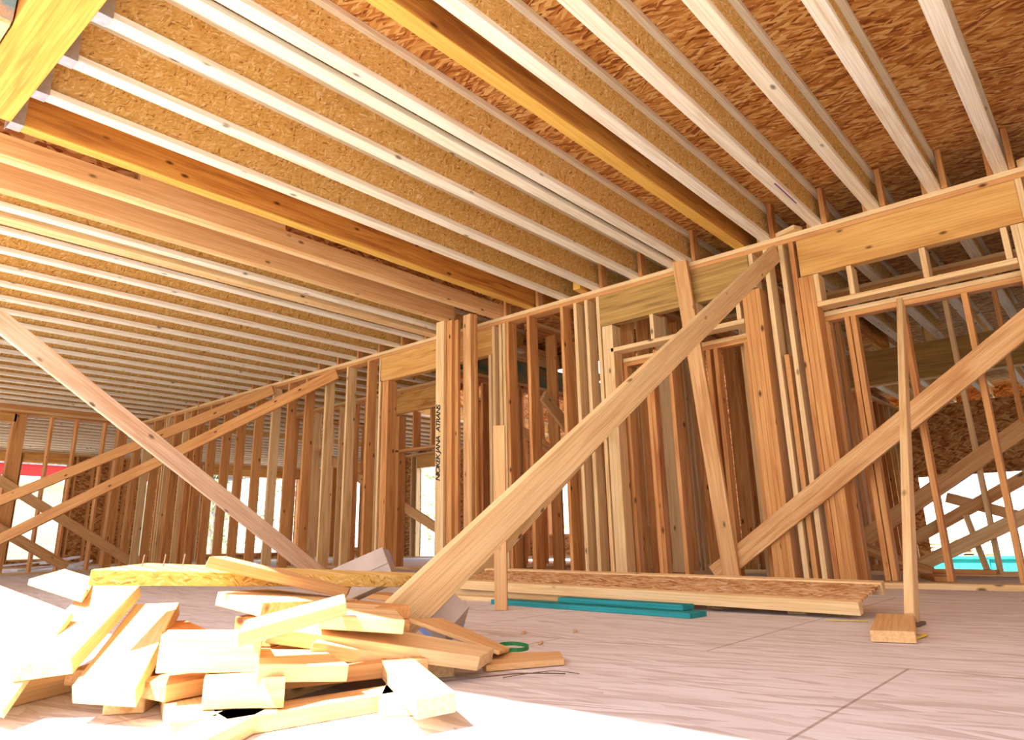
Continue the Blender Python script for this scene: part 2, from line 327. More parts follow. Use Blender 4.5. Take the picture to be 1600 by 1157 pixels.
board('ply', (0.8, 5.94, H+.0925), (7.9, 5.94, H+.0925), 0.07, 0.185, (0, 1, 0), M_PALE, t); board('ply', (0.8, 6.012, H+.0925), (7.9, 6.012, H+.0925), 0.07, 0.185, (0, 1, 0), M_PALE, t)
k = 0; y = 6.21
while y < 14.0:
    joist(0.8, 7.9 if y < 10 else 13.1, y, 'cream ceiling joist over the long room, %s one past the doubled timber joist' % ORD[k], 'joists past the peach beams'); y += 0.445; k += 1
k = 0; y = 14.75
while y < 20:
    joist(0.8, 13.1, y, 'distant ceiling joist, %s one beyond the far cross wall' % ORD[k], 'joists beyond the cross wall'); y += 0.43; k += 1
# stairwell trimmer
t = thing('rim_header', (7.95, 7, H), 'strand board header closing the joist ends at the stairwell', 'beam')
board('face_board', (7.95, 4.4, (H+JT)/2), (7.95, 10.0, (H+JT)/2), 0.04, JT-H, (1, 0, 0), M_OSBWALL, t)
# garage rafters beyond the dropped beam
for k in range(9):
    y = -0.75+k*0.62
    t = thing('i_joist', (10.32, y, H), 'joist over the garage beyond the dropped beam, %s one in from the open side' % ORD[k], 'joist', 'joists over the garage')
    joist_parts(t, 10.32, 16.1, y)

# beams ------------------------------------------------------------
gb = thing('glulam_beam', (0.82, 2.165, H), 'golden glued beam running deep between white joists across the ceiling', 'beam')
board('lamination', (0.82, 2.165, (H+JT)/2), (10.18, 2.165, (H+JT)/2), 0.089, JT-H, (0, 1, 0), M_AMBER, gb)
board('bottom_lamination', (0.82, 2.165, H+0.004), (5.56, 2.165, H+0.004), 0.0895, 0.010, (0, 1, 0), M_GOLD, gb)
ab = thing('glulam_beam', (0.84, 4.49, H), 'knotty amber beam with a yellow lower edge and dark cracks', 'beam')
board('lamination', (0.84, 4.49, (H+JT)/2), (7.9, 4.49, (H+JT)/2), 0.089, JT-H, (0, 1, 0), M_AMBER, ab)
board('bottom_lamination', (0.84, 4.49, H+0.004), (5.56, 4.49, H+0.004), 0.0895, 0.012, (0, 1, 0), M_GOLD, ab)
for i in range(2):
    pass
BH = 0.14
pb = thing('timber_beam', (0.0, 4.96, H), 'two-ply peach timber beam ending on the stud wall beside the amber beam', 'beam')
board('ply', (-0.3, 4.925, H+BH/2), (5.66, 4.925, H+BH/2), 0.06, BH, (0, 1, 0), M_PEACH, pb)
board('ply', (-0.3, 4.99, H+BH/2), (5.66, 4.99, H+BH/2), 0.06, BH-0.004, (0, 1, 0), M_PALE, pb)
board('filler_block', (1.70, 4.93, H+BH+0.0705), (2.85, 4.93, H+BH+0.0705), 0.07, 0.14, (0, 1, 0), M_PEACH, pb)
board('strand_board', (-0.3, 5.045, (H+JT)/2+0.03), (5.5, 5.045, (H+JT)/2+0.03), 0.02, JT-H-0.07, (0, 1, 0), M_OSBWALLX, pb)
pc = thing('timber_beam', (0.0, 5.44, H), 'smooth peach timber beam carried by the inscribed post in front of the wall', 'beam')
board('ply', (-0.3, 5.425, (H+JT)/2), (5.30, 5.425, (H+JT)/2), 0.045, JT-H-0.002, (0, 1, 0), M_PEACH, pc)
board('ply', (-0.3, 5.473, (H+JT)/2), (5.30, 5.473, (H+JT)/2), 0.045, JT-H-0.002, (0, 1, 0), M_PALE, pc)
fb = thing('glulam_beam', (0.70, 3.7, H), 'thick bright yellow glued beam with the joist hangers nailed along it', 'beam')
board('lamination', (0.70, -3.1, (H+JT)/2-0.004), (0.70, 4.42, (H+JT)/2-0.004), 0.226, JT-H+0.004, (1, 0, 0), M_AMBER, fb)  # darker amber paints the shade onto the sides; the underside stays gold
board('bottom_lamination', (0.70, -3.1, H-0.012), (0.70, 4.42, H-0.012), 0.23, 0.022, (1, 0, 0), M_GOLD, fb)
hang = [(0.285, 'joist over the plywood header'), (0.69, 0), (1.10, 0), (1.525, 0), (1.94, 0), (2.665, 0), (2.80, 0)]
def hanger(y, label, wd=FW):
    t = thing('joist_hanger', (0.83, y, H), label, 'joist hanger', 'joist hangers on the yellow beam')
    x0, x1 = 0.818, 0.885; g = 0.0018
    slab('seat', (x0, y-wd/2-g, H-0.004), (x1, y+wd/2+g, H-0.0005), M_METAL, t)
    for sgn in (-1, 1):
        yy = y+sgn*(wd/2+g)
        slab('side_flange', (x0, yy-0.0012, H-0.004), (x1, yy+0.0012, H+0.20), M_METAL, t)
        slab('nail_tab', (x0-0.001, min(yy, yy+sgn*0.035), H), (x0+0.0018, max(yy, yy+sgn*0.035), H+0.20), M_METAL, t)
hanger(3.20, 'galvanised joist hanger at the frame top holding the joist by the close pair')
hanger(3.645, 'galvanised joist hanger on the yellow beam holding the second joist from the amber beam')
hanger(4.06, 'galvanised joist hanger next to the amber beam, holding the last joist')
hanger(4.49, 'galvanised hanger at the yellow beam end, under the amber beam', 0.092)
bb = thing('stained_block', (0.40, 3.7, H), 'short overhead block with a blue-green stained end beside the yellow beam', 'block')
board('block_body', (0.51, 3.50, 2.83), (0.51, 4.3, 2.83), 0.14, 0.20, (1, 0, 0), M_BLUEB, bb)
board('cleat', (0.51, 3.50, 2.716), (0.51, 4.3, 2.716), 0.13, 0.026, (1, 0, 0), M_PALE, bb)
# dropped beam parallel to the stud wall
db = thing('dropped_beam', (10.2, 1.0, 2.28), 'deep dark strand beam crossing under the joists behind the lower stud frame', 'beam')
board('strand_board', (10.24, -3.0, 2.51), (10.24, 4.1, 2.51), 0.089, 0.46, (1, 0, 0), M_HEADER2, db)
board('bottom_strip', (10.24, -3.0, 2.272), (10.24, 4.1, 2.272), 0.10, 0.016, (1, 0, 0), M_PALE, db)

# ------------------------------------------------------------------ main stud wall (plane X = 5.53)
XA = 5.53
A = Wall('long stud wall with three headers crossing the whole floor', 'Y', XA, -2.2, 14.2)
# right end and wide header
for y in (-1.9, -1.5, -1.1, -0.7, -0.3, 0.02): A.stud(y)
A.stud(0.205, name='king_stud', mat=M_PALE); A.pack(0.245, 2, z1=2.345, mat=M_PALE)
A.header(0.225, 1.70, 2.35, 2.66, M_HEADER)
for y in (0.84, 1.34, 1.586, 0.345): A.stud(y, 2.115, 2.345, 'cripple_stud', M_PALE)
A.flat('rough_sill', 0.305, 1.605, 2.095, M_PALE)
A.pack(1.625, 3, z1=2.345, mat=M_STUD); A.stud(1.745, name='king_stud', mat=M_STUD)
A.stud(1.828, mat=M_PALE); A.stud(1.958, mat=M_PALE)
A.stud(1.90, z1=1.75, name='short_stud', mat=M_STUD, d=0.09)
# second header
A.pack(2.06, 4, z1=2.345, mat=M_STUD); A.stud(2.085, z0=2.36, name='king_stud')
A.header(2.11, 3.62, 2.35, 2.66, M_HEADER2)
for y in (3.065, 2.62, 2.24): A.stud(y, 2.115, 2.35, 'cripple_stud', M_PALE)
A.flat('rough_sill', 2.20, 3.52, 2.095, M_PALE)
A.pack(3.51, 3, z1=2.345, mat=M_PALE); A.stud(3.642, name='king_stud', mat=M_PALE)
for y in (3.78, 3.915, 4.085, 4.53): A.stud(y, mat=M_PALE if y < 4 else M_STUD)
# corner pack under the peach beam
A.stud(4.825); A.stud(4.875); A.stud(4.93, mat=M_PALE); A.stud(5.03, mat=M_PALE); A.stud(5.09, z1=2.345, name='trimmer_stud', mat=M_PALE)
# third header
A.header(5.05, 6.98, 2.345, 2.66, M_HEADER)
A.pack(6.83, 3, z1=2.34, mat=M_STUD); A.stud(6.985, name='king_stud', mat=M_PALE)
for y in (7.235, 7.675, 8.16, 8.64, 9.09, 9.51, 9.98, 10.5, 10.95, 11.44, 11.9, 12.15, 12.38, 12.75, 12.80, 13.0, 13.1, 13.18, 13.6, 14.0): A.stud(y)
# diagonals nailed on the face
# squash blocks between the plate and the deck, beside each joist
for y in (0.285, 0.69, 1.10, 1.525, 1.94, 2.80, 3.20, 3.645):
    for q, (dx, dy) in enumerate(((0.02, -0.066), (0.07, 0.064))):
        board('squash_block', (XA+dx, y+dy, H+0.001), (XA+dx, y+dy, JT-0.001), 0.085 if q == 0 else 0.08, LD, (1, 0, 0), M_STUD, A.e)
for y in (4.40, 4.86, 2.60):
    board('squash_block', (XA+0.05, y, H+0.001), (XA+0.05, y, JT-0.001), 0.09, LD, (1, 0, 0), M_STUD, A.e)
y = 6.21
while y < 14:
    board('squash_block', (XA+0.05, y-0.066, H+0.001), (XA+0.05, y-0.066, JT-0.001), 0.09, LD, (1, 0, 0), M_STUD, A.e); y += 0.445
# plate scraps
tag(board('lumber_scrap', (XA+0.0, 0.0, H+0.03), (XA+0.08, 0.16, H+0.03), 0.14, 0.058, (1, 0, 0), M_PALE), 'pale block lying on the wall plate at the open end past the last squash block', 'lumber scrap')
tag(board('lumber_scrap', (XA-0.02, 1.66, H+0.019), (XA+0.05, 1.84, H+0.019), 0.10, 0.036, (1, 0, 0), M_PALE), 'small scrap of lumber lying on the wall plate beside the golden beam', 'lumber scrap')
t = tag(board('lumber_scrap', (5.40, 3.79, H+0.05), (5.9, 3.83, H+0.05), 0.08, 0.09, (0, 1, 0), M_GOLD), 'orange block lying on the wall plate beside the amber beam', 'lumber scrap')
# infill frame inside the wide opening
I = Wall('lower infill frame of thin studs standing inside the wide header opening', 'Y', 5.69, 0.27, 1.64, 2.07, mat=M_STUD, depth=0.089, bottom=False)
for y in (0.66, 1.065, 1.405, 1.45, 0.30, 1.60): I.stud(y, mat=M_STUD, z0=0.04)
I2 = Wall('lower infill frame of studs standing inside the doorway beside the big diagonal', 'Y', 5.685, 2.25, 3.49, 2.03, mat=M_STUD, depth=0.089, bottom=False)
for y in (2.27, 2.55, 2.62, 3.0, 3.2, 3.24, 3.47): I2.stud(y, mat=M_STUD, z0=0.04)
# posts in front of the wall under the peach beam
p = thing('built_up_post', (5.25, 5.43, 0), 'built-up post with black handwriting carrying the peach beam', 'post')
board('stud', (5.19, 5.50, 0), (5.19, 5.50, H), 0.125, LD, (0, 1, 0), M_PALE, p)
board('stud', (5.232, 5.42, 0), (5.232, 5.42, H), 0.125, LD, (0, 1, 0), M_STUD, p)
board('stud', (5.272, 5.37, 0), (5.272, 5.37, H), 0.14, LD, (0, 1, 0), M_STUD, p)
txt = bpy.data.curves.new('writing', 'FONT'); txt.body = 'NIOKEK JANA   ATRANS'; txt.size = 0.088; txt.offset = 0.0022; txt.shear = 0.3; txt.space_character = 0.82; txt.extrude = 0.0004
txt.align_x = 'CENTER'; txt.align_y = 'CENTER'
txo = bpy.data.objects.new('handwriting', txt); COL.objects.link(txo); txt.materials.append(M_BLACK)
Mt = Matrix(((0, 0, -1, 5.1698), (0, -1, 0, 5.50), (-1, 0, 0, 1.55), (0, 0, 0, 1)))
Mt = Matrix(((0, 0, -1, 5.1698), (0, 1, 0, 5.515), (1, 0, 0, 1.39), (0, 0, 0, 1)))
bpy.context.view_layer.update()
me = bpy.data.meshes.new_from_object(txo.evaluated_get(bpy.context.evaluated_depsgraph_get()))
bpy.data.objects.remove(txo)
add('handwriting', me, Mt, M_BLACK, p)
p = thing('timber_post', (5.25, 5.11, 0), 'single light post in front of the wall, right beside the inscribed post', 'post')
board('stud', (5.22, 5.11, 0), (5.22, 5.11, H), 0.115, 0.045, (0, 1, 0), M_BRACE, p); board('stud', (5.267, 5.10, 0), (5.267, 5.10, H), 0.13, LD, (0, 1, 0), M_STUD, p)
# leaning stud on the face of the wall
tag(board('face_stud', (5.466, 2.50, 0.02), (5.466, 2.70, H+0.04), 0.135, LD, (0, 1, 0), M_BRACE), 'upright stud nailed over the face of the wall crossing the big diagonal plank', 'stud')

# ------------------------------------------------------------------ braces
tag(board('diagonal_brace', (1.47, 1.87, 0.061), (5.50, 1.86, 2.59), 0.038, 0.14, (0, 1, 0), M_PALE), 'big knotty diagonal plank rising from the debris pile to the wall top', 'brace')
tag(board('diagonal_brace', (4.13, 6.0, 0.08), (0.20, 5.98, 2.69), 0.038, 0.145, (0, 1, 0), M_PINK), 'long smooth pinkish diagonal plank leaning up under the near ceiling joists', 'brace')
tag(board('diagonal_brace', (5.508, 2.66, 0.07), (5.508, -0.30, 2.09), 0.155, 0.04, (0, 0, 1), M_BRACE), 'reddish diagonal plank nailed across the wall below the wide plywood header', 'brace')
tag(board('diagonal_brace', (2.50, 13.35, 0.06), (5.49, 7.85, 2.60), 0.038, 0.15, (1, 0.5, 0), M_STUD), 'long reddish brace leaning out from the long stud wall, the lower of two', 'brace')
tag(board('diagonal_brace', (2.62, 13.15, 0.82), (5.49, 9.45, 2.62), 0.038, 0.15, (1, 0.5, 0), M_STUD), 'reddish brace leaning out from the long stud wall, the upper of two', 'brace')
tag(board('diagonal_brace', (3.80, 3.80, 0.01), (5.44, 3.60, 1.32), 0.038, 0.12, (0, 1, 0), M_PALE), 'thin shadowed brace below the big diagonal plank, foot behind the cardboard', 'brace')
tag(board('slender_prop', (3.40, 0.80, 0.02), (5.47, 1.02, 1.95), 0.038, 0.085, (0, 1, 0), M_PALE), 'slender leaning prop with a pale foot standing alone on the clear floor', 'brace')
tag(board('prop_shoe', (3.345, 0.80, 0.006), (3.47, 0.80, 0.006), 0.07, 0.012, (0, 1, 0), M_WIRE), 'small dark bracket on the floor under the slender prop', 'bracket')
st = tag(board('stake', (3.09, 2.78, 0.0), (3.12, 2.80, 1.03), 0.07, LD, Vector((0.55, -0.8, 0)), M_BRACE), 'short upright stake on the floor in front of the big diagonal plank', 'stake')
# floor plank block
tag(board('lumber_block', (3.42, 0.865, 0.021), (2.83, 0.735, 0.021), 0.14, 0.038, (0.2, 1, 0), M_PEACH), 'short reddish block lying flat on the floor beside the slender prop', 'lumber block')

# ------------------------------------------------------------------ stack of I-joists on the floor
def flat_joist(p0, p1, z, wd, label, mat=M_PALE):
    """an I-joist lying on its side"""
    p0, p1 = Vector(p0), Vector(p1); ax = (p1-p0).normalized(); n = Vector((-ax.y, ax.x, 0))
    t = thing('stacked_joist', (p0+p1)/2+Vector((0, 0, z)), label, 'joist', 'joists stacked on the floor')
    for s in (-1, 1):
        o = n*s*(wd/2-0.019)+Vector((0, 0, z+0.03)); board('flange', p0+o, p1+o, 0.038, 0.058, n, M_PALE, t)
    o = Vector((0, 0, z+0.03)); board('web', p0+o, p1+o, wd-0.07, 0.011, n, M_OSBSTACK, t, 0)
for q, (x, y) in enumerate(((3.80, 1.35), (3.86, 1.8))):
    tag(board('spacer_block', (x-0.18, y, 0.019), (x+0.25, y, 0.019), 0.09, 0.038, (0, 1, 0), M_PALE), ('pale spacer under the near end of the stacked joists', 'pale spacer under the far end of the stacked joists')[q], 'lumber block')
flat_joist((3.72, 2.05, 0), (3.86, 3.9, 0), 0.0, 0.28, 'lower joist lying on its side under the far half of the strand-web joist')
t = thing('stacked_joist', (3.7, 2.4, 0), 'long joist lying tilted on the floor stack with its strand web facing up', 'joist', 'joists stacked on the floor')
board('flange', (3.50, 1.02, 0.050), (3.66, 3.70, 0.090), 0.040, 0.058, (1, 0, 0.2), M_PALE, t)
board('flange', (3.83, 1.00, 0.115), (4.00, 3.74, 0.150), 0.040, 0.058, (1, 0, 0.2), M_PALE, t)
board('web', (3.665, 1.02, 0.098), (3.83, 3.70, 0.135), 0.30, 0.011, (1, 0, 0.195), M_OSBSTACK, t, 0)
for q, (a, b, z, wd, m, lab) in enumerate((((3.26, 1.68, 0), (3.43, 3.1, 0), 0.0, 0.14, M_TEALB, 'teal painted board flat on the floor under the shorter teal one'),
        ((3.30, 1.75, 0), (3.42, 2.6, 0), 0.027, 0.09, M_TEALB, 'shorter teal painted board lying on top of the other teal board'),
        ((3.48, 2.35, 0), (3.60, 4.1, 0), 0.0, 0.12, M_PALE, 'pale board on the floor between the teal boards and the joist stack'))):
    tag(board('painted_board' if q < 2 else 'floor_board', (a[0], a[1], z+0.0135), (b[0], b[1], z+0.0135), wd, 0.026, (1, 0, 0), m), lab, 'board')
for q, (a, b, lab) in enumerate((((4.35, 3.2), (4.55, 5.2), 'board on the floor behind the joist stack near the wall'), ((3.0, 3.05), (3.35, 4.2), 'short board on the floor left of the stake near the cardboard'))):
    tag(board('floor_board', (*a, 0.02), (*b, 0.02), 0.14, 0.036, (1, 0, 0), M_STUD), lab.replace('left of', 'beside'), 'board')

# ------------------------------------------------------------------ far cross wall (plane Y = 14.3)
Cw = Wall('far cross wall of wide posts and studs closing the long room', 'X', 14.3, 0.6, 5.9, mat=M_STUD)
for x in (0.8, 1.2, 1.6, 2.0, 2.4, 2.8, 3.2, 4.07, 4.47, 4.95): Cw.stud(x)
Cw.pack(3.50, 5, z1=None, name='post_stud', mat=M_STUD); Cw.pack(5.20, 4, name='post_stud'); Cw.pack(5.52, 3, name='post_stud')
Cw.header(0.8, 3.52, 2.52, 2.66, M_HEADER)
board('rim_board', (0.6, 14.29, (H+JT)/2), (5.5, 14.29, (H+JT)/2), 0.04, JT-H-0.004, (0, 1, 0), M_STUD, Cw.e)
for q, a in enumerate(((3.2, 1.66, 5.75, 0.10), (3.2, 0.93, 4.6, 0.10))): Cw.brace(*a, side=-1-q, w=0.16)
# walls behind the main wall
W2 = Wall('inner corridor wall with a strand header, seen through the third header opening', 'Y', 7.16, 6.7, 11.7, mat=M_STUD)
for y in [6.75, 7.05, 7.4, 8.72, 8.76, 9.1, 9.4, 9.75, 10.1, 10.5, 10.85, 11.2, 11.6, 11.64]: W2.stud(y)
W2.pack(7.42, 2, z1=2.3); W2.pack(8.55, 3, z1=2.3); W2.header(7.4, 8.72, 2.34, 2.66, M_HEADER)
W2.flat('rough_sill', 7.45, 8.6, 1.75)
for y in (7.8, 8.2): W2.stud(y, 1.77, 2.33, 'cripple_stud')
W2.brace(7.0, 0.2, 11.4, 2.2, side=1)
W3 = Wall('inner cross wall behind the corner pack below the stained header', 'X', 6.05, 5.9, 9.9, z1=2.44, mat=M_STUD)
for x in [5.95, 6.35, 6.75, 7.15, 7.2, 7.6, 8.0, 8.4, 8.45, 8.85, 9.25, 9.6, 9.85]: W3.stud(x)
sh = thing('stained_header', (8.0, 6.09, 2.44), 'dull strand header with a turquoise stain beside the stairwell', 'beam')
board('strand_board', (6.1, 6.09, 2.59), (9.9, 6.09, 2.59), 0.05, 0.298, (0, 1, 0), M_TEAL, sh)
W4 = Wall('inner stud wall behind the closely packed studs of the second opening', 'Y', 8.6, 3.5, 8.3, mat=M_STUD)
for y in [3.55, 3.9, 4.3, 4.34, 4.38, 4.75, 5.15, 5.5, 5.54, 5.95, 6.9, 7.3, 7.34, 7.7, 8.1, 8.25]: W4.stud(y)
W4.brace(4.4, 0.3, 7.6, 2.3)
W5 = Wall('inner cross wall running back from the second header opening', 'X', 3.48, 5.85, 13.1, mat=M_STUD)
for x in [5.9, 6.2, 6.24, 6.6, 7.0, 7.4, 7.44, 7.9, 8.3, 8.7, 9.1, 9.5, 9.9, 10.4, 10.8, 11.4, 12.0, 12.6]: W5.stud(x)
W5.pack(6.85, 3)
W6 = Wall('inner cross wall behind the studs between the second header and the corner', 'X', 4.75, 5.9, 8.4, mat=M_STUD)
for x in [5.95, 6.3, 6.7, 7.05, 7.1, 7.5, 7.9, 8.3]: W6.stud(x)
W6.brace(6.0, 1.9, 8.2, 0.3)
W7 = Wall('inner cross wall behind the post of five studs', 'X', 2.28, 5.85, 7.3, mat=M_STUD)
for x in [5.95, 6.3, 6.34, 6.7, 7.1]: W7.stud(x)
W8 = Wall('back wall studs in front of the outer sheathing', 'Y', 13.0, 3.5, 20.1, mat=M_STUD)
yy = 3.6
while yy < 20:
    if not any(h[0]-0.02 < yy < h[1]+0.02 and h[2] < 1 for h in bk_holes): W8.stud(yy)
    yy += 0.405
for h in bk_holes:
    if h[3] < 3:
        W8.stud(h[0]-0.03, name='trimmer_stud'); W8.stud(h[1]+0.03, name='trimmer_stud'); W8.header(h[0], h[1], h[3], 2.66, M_HEADER)
        if h[2] > 0.2: W8.flat('rough_sill', h[0], h[1], h[2]-0.02)
W9 = Wall('end wall studs around the tall windows at the back of the house', 'X', 20.0, 0.6, 13.1, mat=M_STUD)
xx = 0.7
while xx < 13:
    if not any(h[0]-0.02 < xx < h[1]+0.02 for h in L_holes): W9.stud(xx)
    xx += 0.405
for h in L_holes:
    W9.stud(h[0]-0.03, name='trimmer_stud'); W9.stud(h[1]+0.03, name='trimmer_stud'); W9.header(h[0], h[1], h[3], 2.66, M_HEADER); W9.flat('rough_sill', h[0], h[1], h[2]-0.02)
W10 = Wall('cross wall running back beyond the third header opening', 'X', 11.75, 7.3, 9.6, mat=M_STUD)
for x in [7.4, 7.8, 8.2, 8.6, 8.64, 9.0, 9.4]: W10.stud(x)
W12 = Wall('stud wall along the inner side of the garage against dark sheathing', 'X', 3.255, 7.6, 15.5, mat=M_STUD, z0=-0.88)
xx = 7.8
while xx < 15.4: W12.stud(xx); xx += 0.405
# low frame and braces at the floor edge, right part
W11 = Wall('open frame of uneven studs at the floor edge before the garage', 'Y', 7.25, -1.0, 3.3, mat=M_STUD, depth=0.089, top=True)
for y, yt in ((0.99, 1.0), (1.36, 1.38), (0.62, 0.62), (2.0, 2.02), (2.25, 2.25), (2.5, 2.5), (2.9, 2.9), (1.95, 1.95), (2.29, 2.29), (0.2, 0.2), (-0.4, -0.4)): W11.stud(y, a_top=yt)
W11.stud(1.08, z1=0.50, a_top=1.16, name='short_stud', mat=M_PALE)
W11.brace(2.15, 0.22, 0.6, 1.20); W11.brace(1.62, 0.30, 0.3, 1.0, side=1, w=0.1)
W11.brace(1.62, 0.06, 0.2, 0.72, w=0.11, mat=M_PALE, side=-2); W11.brace(1.30, 0.66, 0.3, 0.30, side=2, w=0.09)
tag(board('diagonal_brace', (6.9, 2.05, 0.30), (7.1, 1.45, 0.02), 0.038, 0.10, (1, 0, 0), M_BRACE), 'short reddish board sliding down to the floor beside the garage frame', 'brace')
for q, (x, y, a, l) in enumerate(((6.6, 1.35, 0.4, 0.5), (6.75, 1.15, 1.4, 0.45), (6.5, 1.6, 0.9, 0.4))):
    tag(board('lumber_scrap', (x-l/2*math.cos(a), y-l/2*math.sin(a), 0.02+q*0.038), (x+l/2*math.cos(a), y+l/2*math.sin(a), 0.02+q*0.038), 0.09, 0.036, (-math.sin(a), math.cos(a), 0), M_STUD),
        ('brown offcut lowest in the little heap by the garage frame', 'brown offcut in the middle of the little heap by the garage frame', 'brown offcut on top of the little heap by the garage frame')[q], 'lumber scrap')

# ------------------------------------------------------------------ debris pile
def plank(name, quad, th, mat, label, cat='plank', bev=0.002):
    """four top corners (long edge first) extruded down by the thickness"""
    a, b, c, d = [Vector(p) for p in quad]
    x = (b-a+c-d).normalized(); n = x.cross((d-a+c-b)).normalized()
    if n.z < 0: n = -n
    y = n.cross(x); o = (a+b+c+d)/4
    R = Matrix(((x.x, y.x, n.x, o.x), (x.y, y.y, n.y, o.y), (x.z, y.z, n.z, o.z), (0, 0, 0, 1))); Ri = R.inverted()
    bm = bmesh.new(); top = []
    for p in (a, b, c, d):
        q = Ri @ p; q.z = 0; top.append(bm.verts.new(q))
    bot = [bm.verts.new(v.co-Vector((0, 0, th))) for v in top]
    bm.faces.new(top); bm.faces.new(bot[::-1])
    for i in range(4): bm.faces.new((top[i], bot[i], bot[(i+1) % 4], top[(i+1) % 4]))
    bmesh.ops.recalc_face_normals(bm, faces=bm.faces)
    bmesh.ops.bevel(bm, geom=list(bm.edges), offset=bev, segments=1, affect='EDGES')
    me = bpy.data.meshes.new(name); bm.to_mesh(me); bm.free()
    return tag(add(name, me, R, mat), label, cat)
plank('plywood_offcut', [(0.525, 3.199, 0.402), (0.754, 2.227, 0.191), (0.528, 1.911, 0.057), (0.296, 2.777, 0.152)], 0.018, M_PALE, 'large sunlit plywood sheet leaning on the pile at its outer edge', 'sheet')
plank('plank_offcut', [(0.947, 2.693, 0.253), (0.56, 2.006, 0.12), (0.649, 1.896, 0.134), (1.011, 2.458, 0.258)], 0.038, M_PALE, 'sloping half-lit plank with a yellow edge next to the large sheet')
plank('board_offcut', [(0.793, 2.779, 0.286), (0.82, 2.37, 0.236), (1.02, 2.839, 0.274), (1.012, 3.156, 0.297)], 0.02, M_PALE, 'small white pointed board behind the end of the strand rim board')
rb = plank('rim_board', [(0.7, 1.994, 0.323), (2.044, 2.065, 0.234), (2.191, 2.21, 0.24), (0.946, 2.265, 0.325)], 0.038, M_OSBRIM, 'long strand rim board with a yellow flaky edge spanning the pile top', 'board')
plank('plank_offcut', [(0.962, 1.919, 0.344), (1.484, 2.001, 0.227), (1.56, 2.09, 0.229), (1.05, 2.0, 0.344)], 0.030, M_BRACE, 'bent-looking stud offcut lying across the strand rim board')
plank('plank_offcut', [(0.802, 1.453, 0.196), (1.098, 1.49, 0.235), (1.18, 1.61, 0.243), (0.89, 1.58, 0.209)], 0.03, M_PALE, 'white plank tilted up towards the foot of the big diagonal')
plank('plank_offcut', [(1.081, 2.322, 0.201), (0.71, 1.687, 0.084), (0.642, 1.85, 0.077), (1.0, 2.45, 0.205)], 0.038, M_PALE, 'widest sun-bleached plank sloping down in the middle of the pile')
plank('block_offcut', [(0.749, 1.679, 0.185), (0.924, 1.559, 0.175), (1.002, 1.71, 0.169), (0.829, 1.827, 0.179)], 0.078, M_PALE, 'square white block facing out of the pile front', 'block')
plank('plank_offcut', [(1.021, 1.969, 0.254), (1.024, 1.74, 0.225), (1.51, 1.983, 0.199), (1.30, 2.18, 0.23)], 0.036, M_PALE, 'pale plank with square cut end under the strand rim board')
plank('stud_offcut', [(1.017, 1.691, 0.175), (1.532, 1.46, 0.059), (1.673, 1.534, 0.063), (1.25, 1.80, 0.172)], 0.038, M_PALE, 'long half-shaded plank pointing at the clear floor, end grain showing')
plank('plank_offcut', [(1.124, 1.633, 0.204), (1.307, 1.517, 0.168), (1.47, 1.76, 0.192), (1.30, 1.87, 0.203)], 0.036, M_PALE, 'chunky plank end under the foot of the big diagonal plank')
plank('stud_offcut', [(1.096, 1.613, 0.142), (1.289, 1.576, 0.085), (1.438, 1.645, 0.080), (1.25, 1.76, 0.135)], 0.036, M_PALE, 'short plank tucked beneath the long half-shaded plank')
plank('block_offcut', [(0.872, 1.479, 0.131), (1.066, 1.426, 0.101), (1.149, 1.642, 0.114), (0.99, 1.69, 0.123)], 0.036, M_PALE, 'tapered block with ringed end grain beside the square white block', 'block')
plank('stud_offcut', [(1.28, 1.586, 0.077), (1.033, 1.161, 0.066), (1.12, 1.137, 0.073), (1.365, 1.56, 0.075)], 0.038, M_PALE, 'white stud offcut reaching out towards the viewer from the pile')
plank('board_offcut', [(1.488, 1.706, 0.16), (1.725, 1.564, 0.037), (1.868, 1.637, 0.037), (1.75, 1.85, 0.118)], 0.012, M_PEACH, 'flat beige board sliding off the pile beside the green strap', 'board')
plank('block_offcut', [(0.80, 1.57, 0.100), (0.913, 1.439, 0.100), (0.995, 1.589, 0.095), (0.882, 1.719, 0.095)], 0.06, M_PALE, 'small sunlit block low below the square white block', 'block')
plank('board_offcut', [(1.77, 1.73, 0.02), (1.96, 1.51, 0.02), (1.85, 1.41, 0.02), (1.63, 1.53, 0.02)], 0.018, M_BRACE, 'thin flat board lying on the floor past the green strap', 'board')
random.seed(11)
base_spots = [(1.15, 1.75, 0.3, .55), (1.25, 2.15, 1.5, .6), (0.95, 2.1, 0.9, .6), (1.45, 1.95, -0.4, .5), (1.05, 1.45, -0.2, .5), (0.85, 1.75, 1.2, .5), (1.3, 1.5, 0.8, .5), (0.75, 2.3, 0.5, .6), (1.6, 1.75, 1.0, .4), (1.1, 2.4, 0.2, .5), (0.78, 1.45, 0.6, .4)]
for i, (x, y, a, l) in enumerate(base_spots):
    z = 0.019
    o = board('lumber_offcut', (x-l/2*math.cos(a), y-l/2*math.sin(a), z), (x+l/2*math.cos(a), y+l/2*math.sin(a), z), 0.09, 0.036, (-math.sin(a), math.cos(a), 0), M_PALE)
    tag(o, 'short offcut on the floor at the bottom of the debris pile', 'plank', 'offcuts at the bottom of the pile')
for i, (x, y, a, l) in enumerate([(1.15, 1.95, 1.1, .5), (1.0, 1.8, 0.1, .45), (1.35, 1.85, 0.4, .45), (0.95, 2.25, 0.75, .5), (1.2, 1.62, -0.35, .4)]):
    z = 0.058
    o = board('lumber_offcut', (x-l/2*math.cos(a), y-l/2*math.sin(a), z), (x+l/2*math.cos(a), y+l/2*math.sin(a), z), 0.14, 0.036, (-math.sin(a), math.cos(a), 0), M_BRACE)
    tag(o, 'plank buried in the second layer of the debris pile', 'plank', 'planks buried inside the pile')
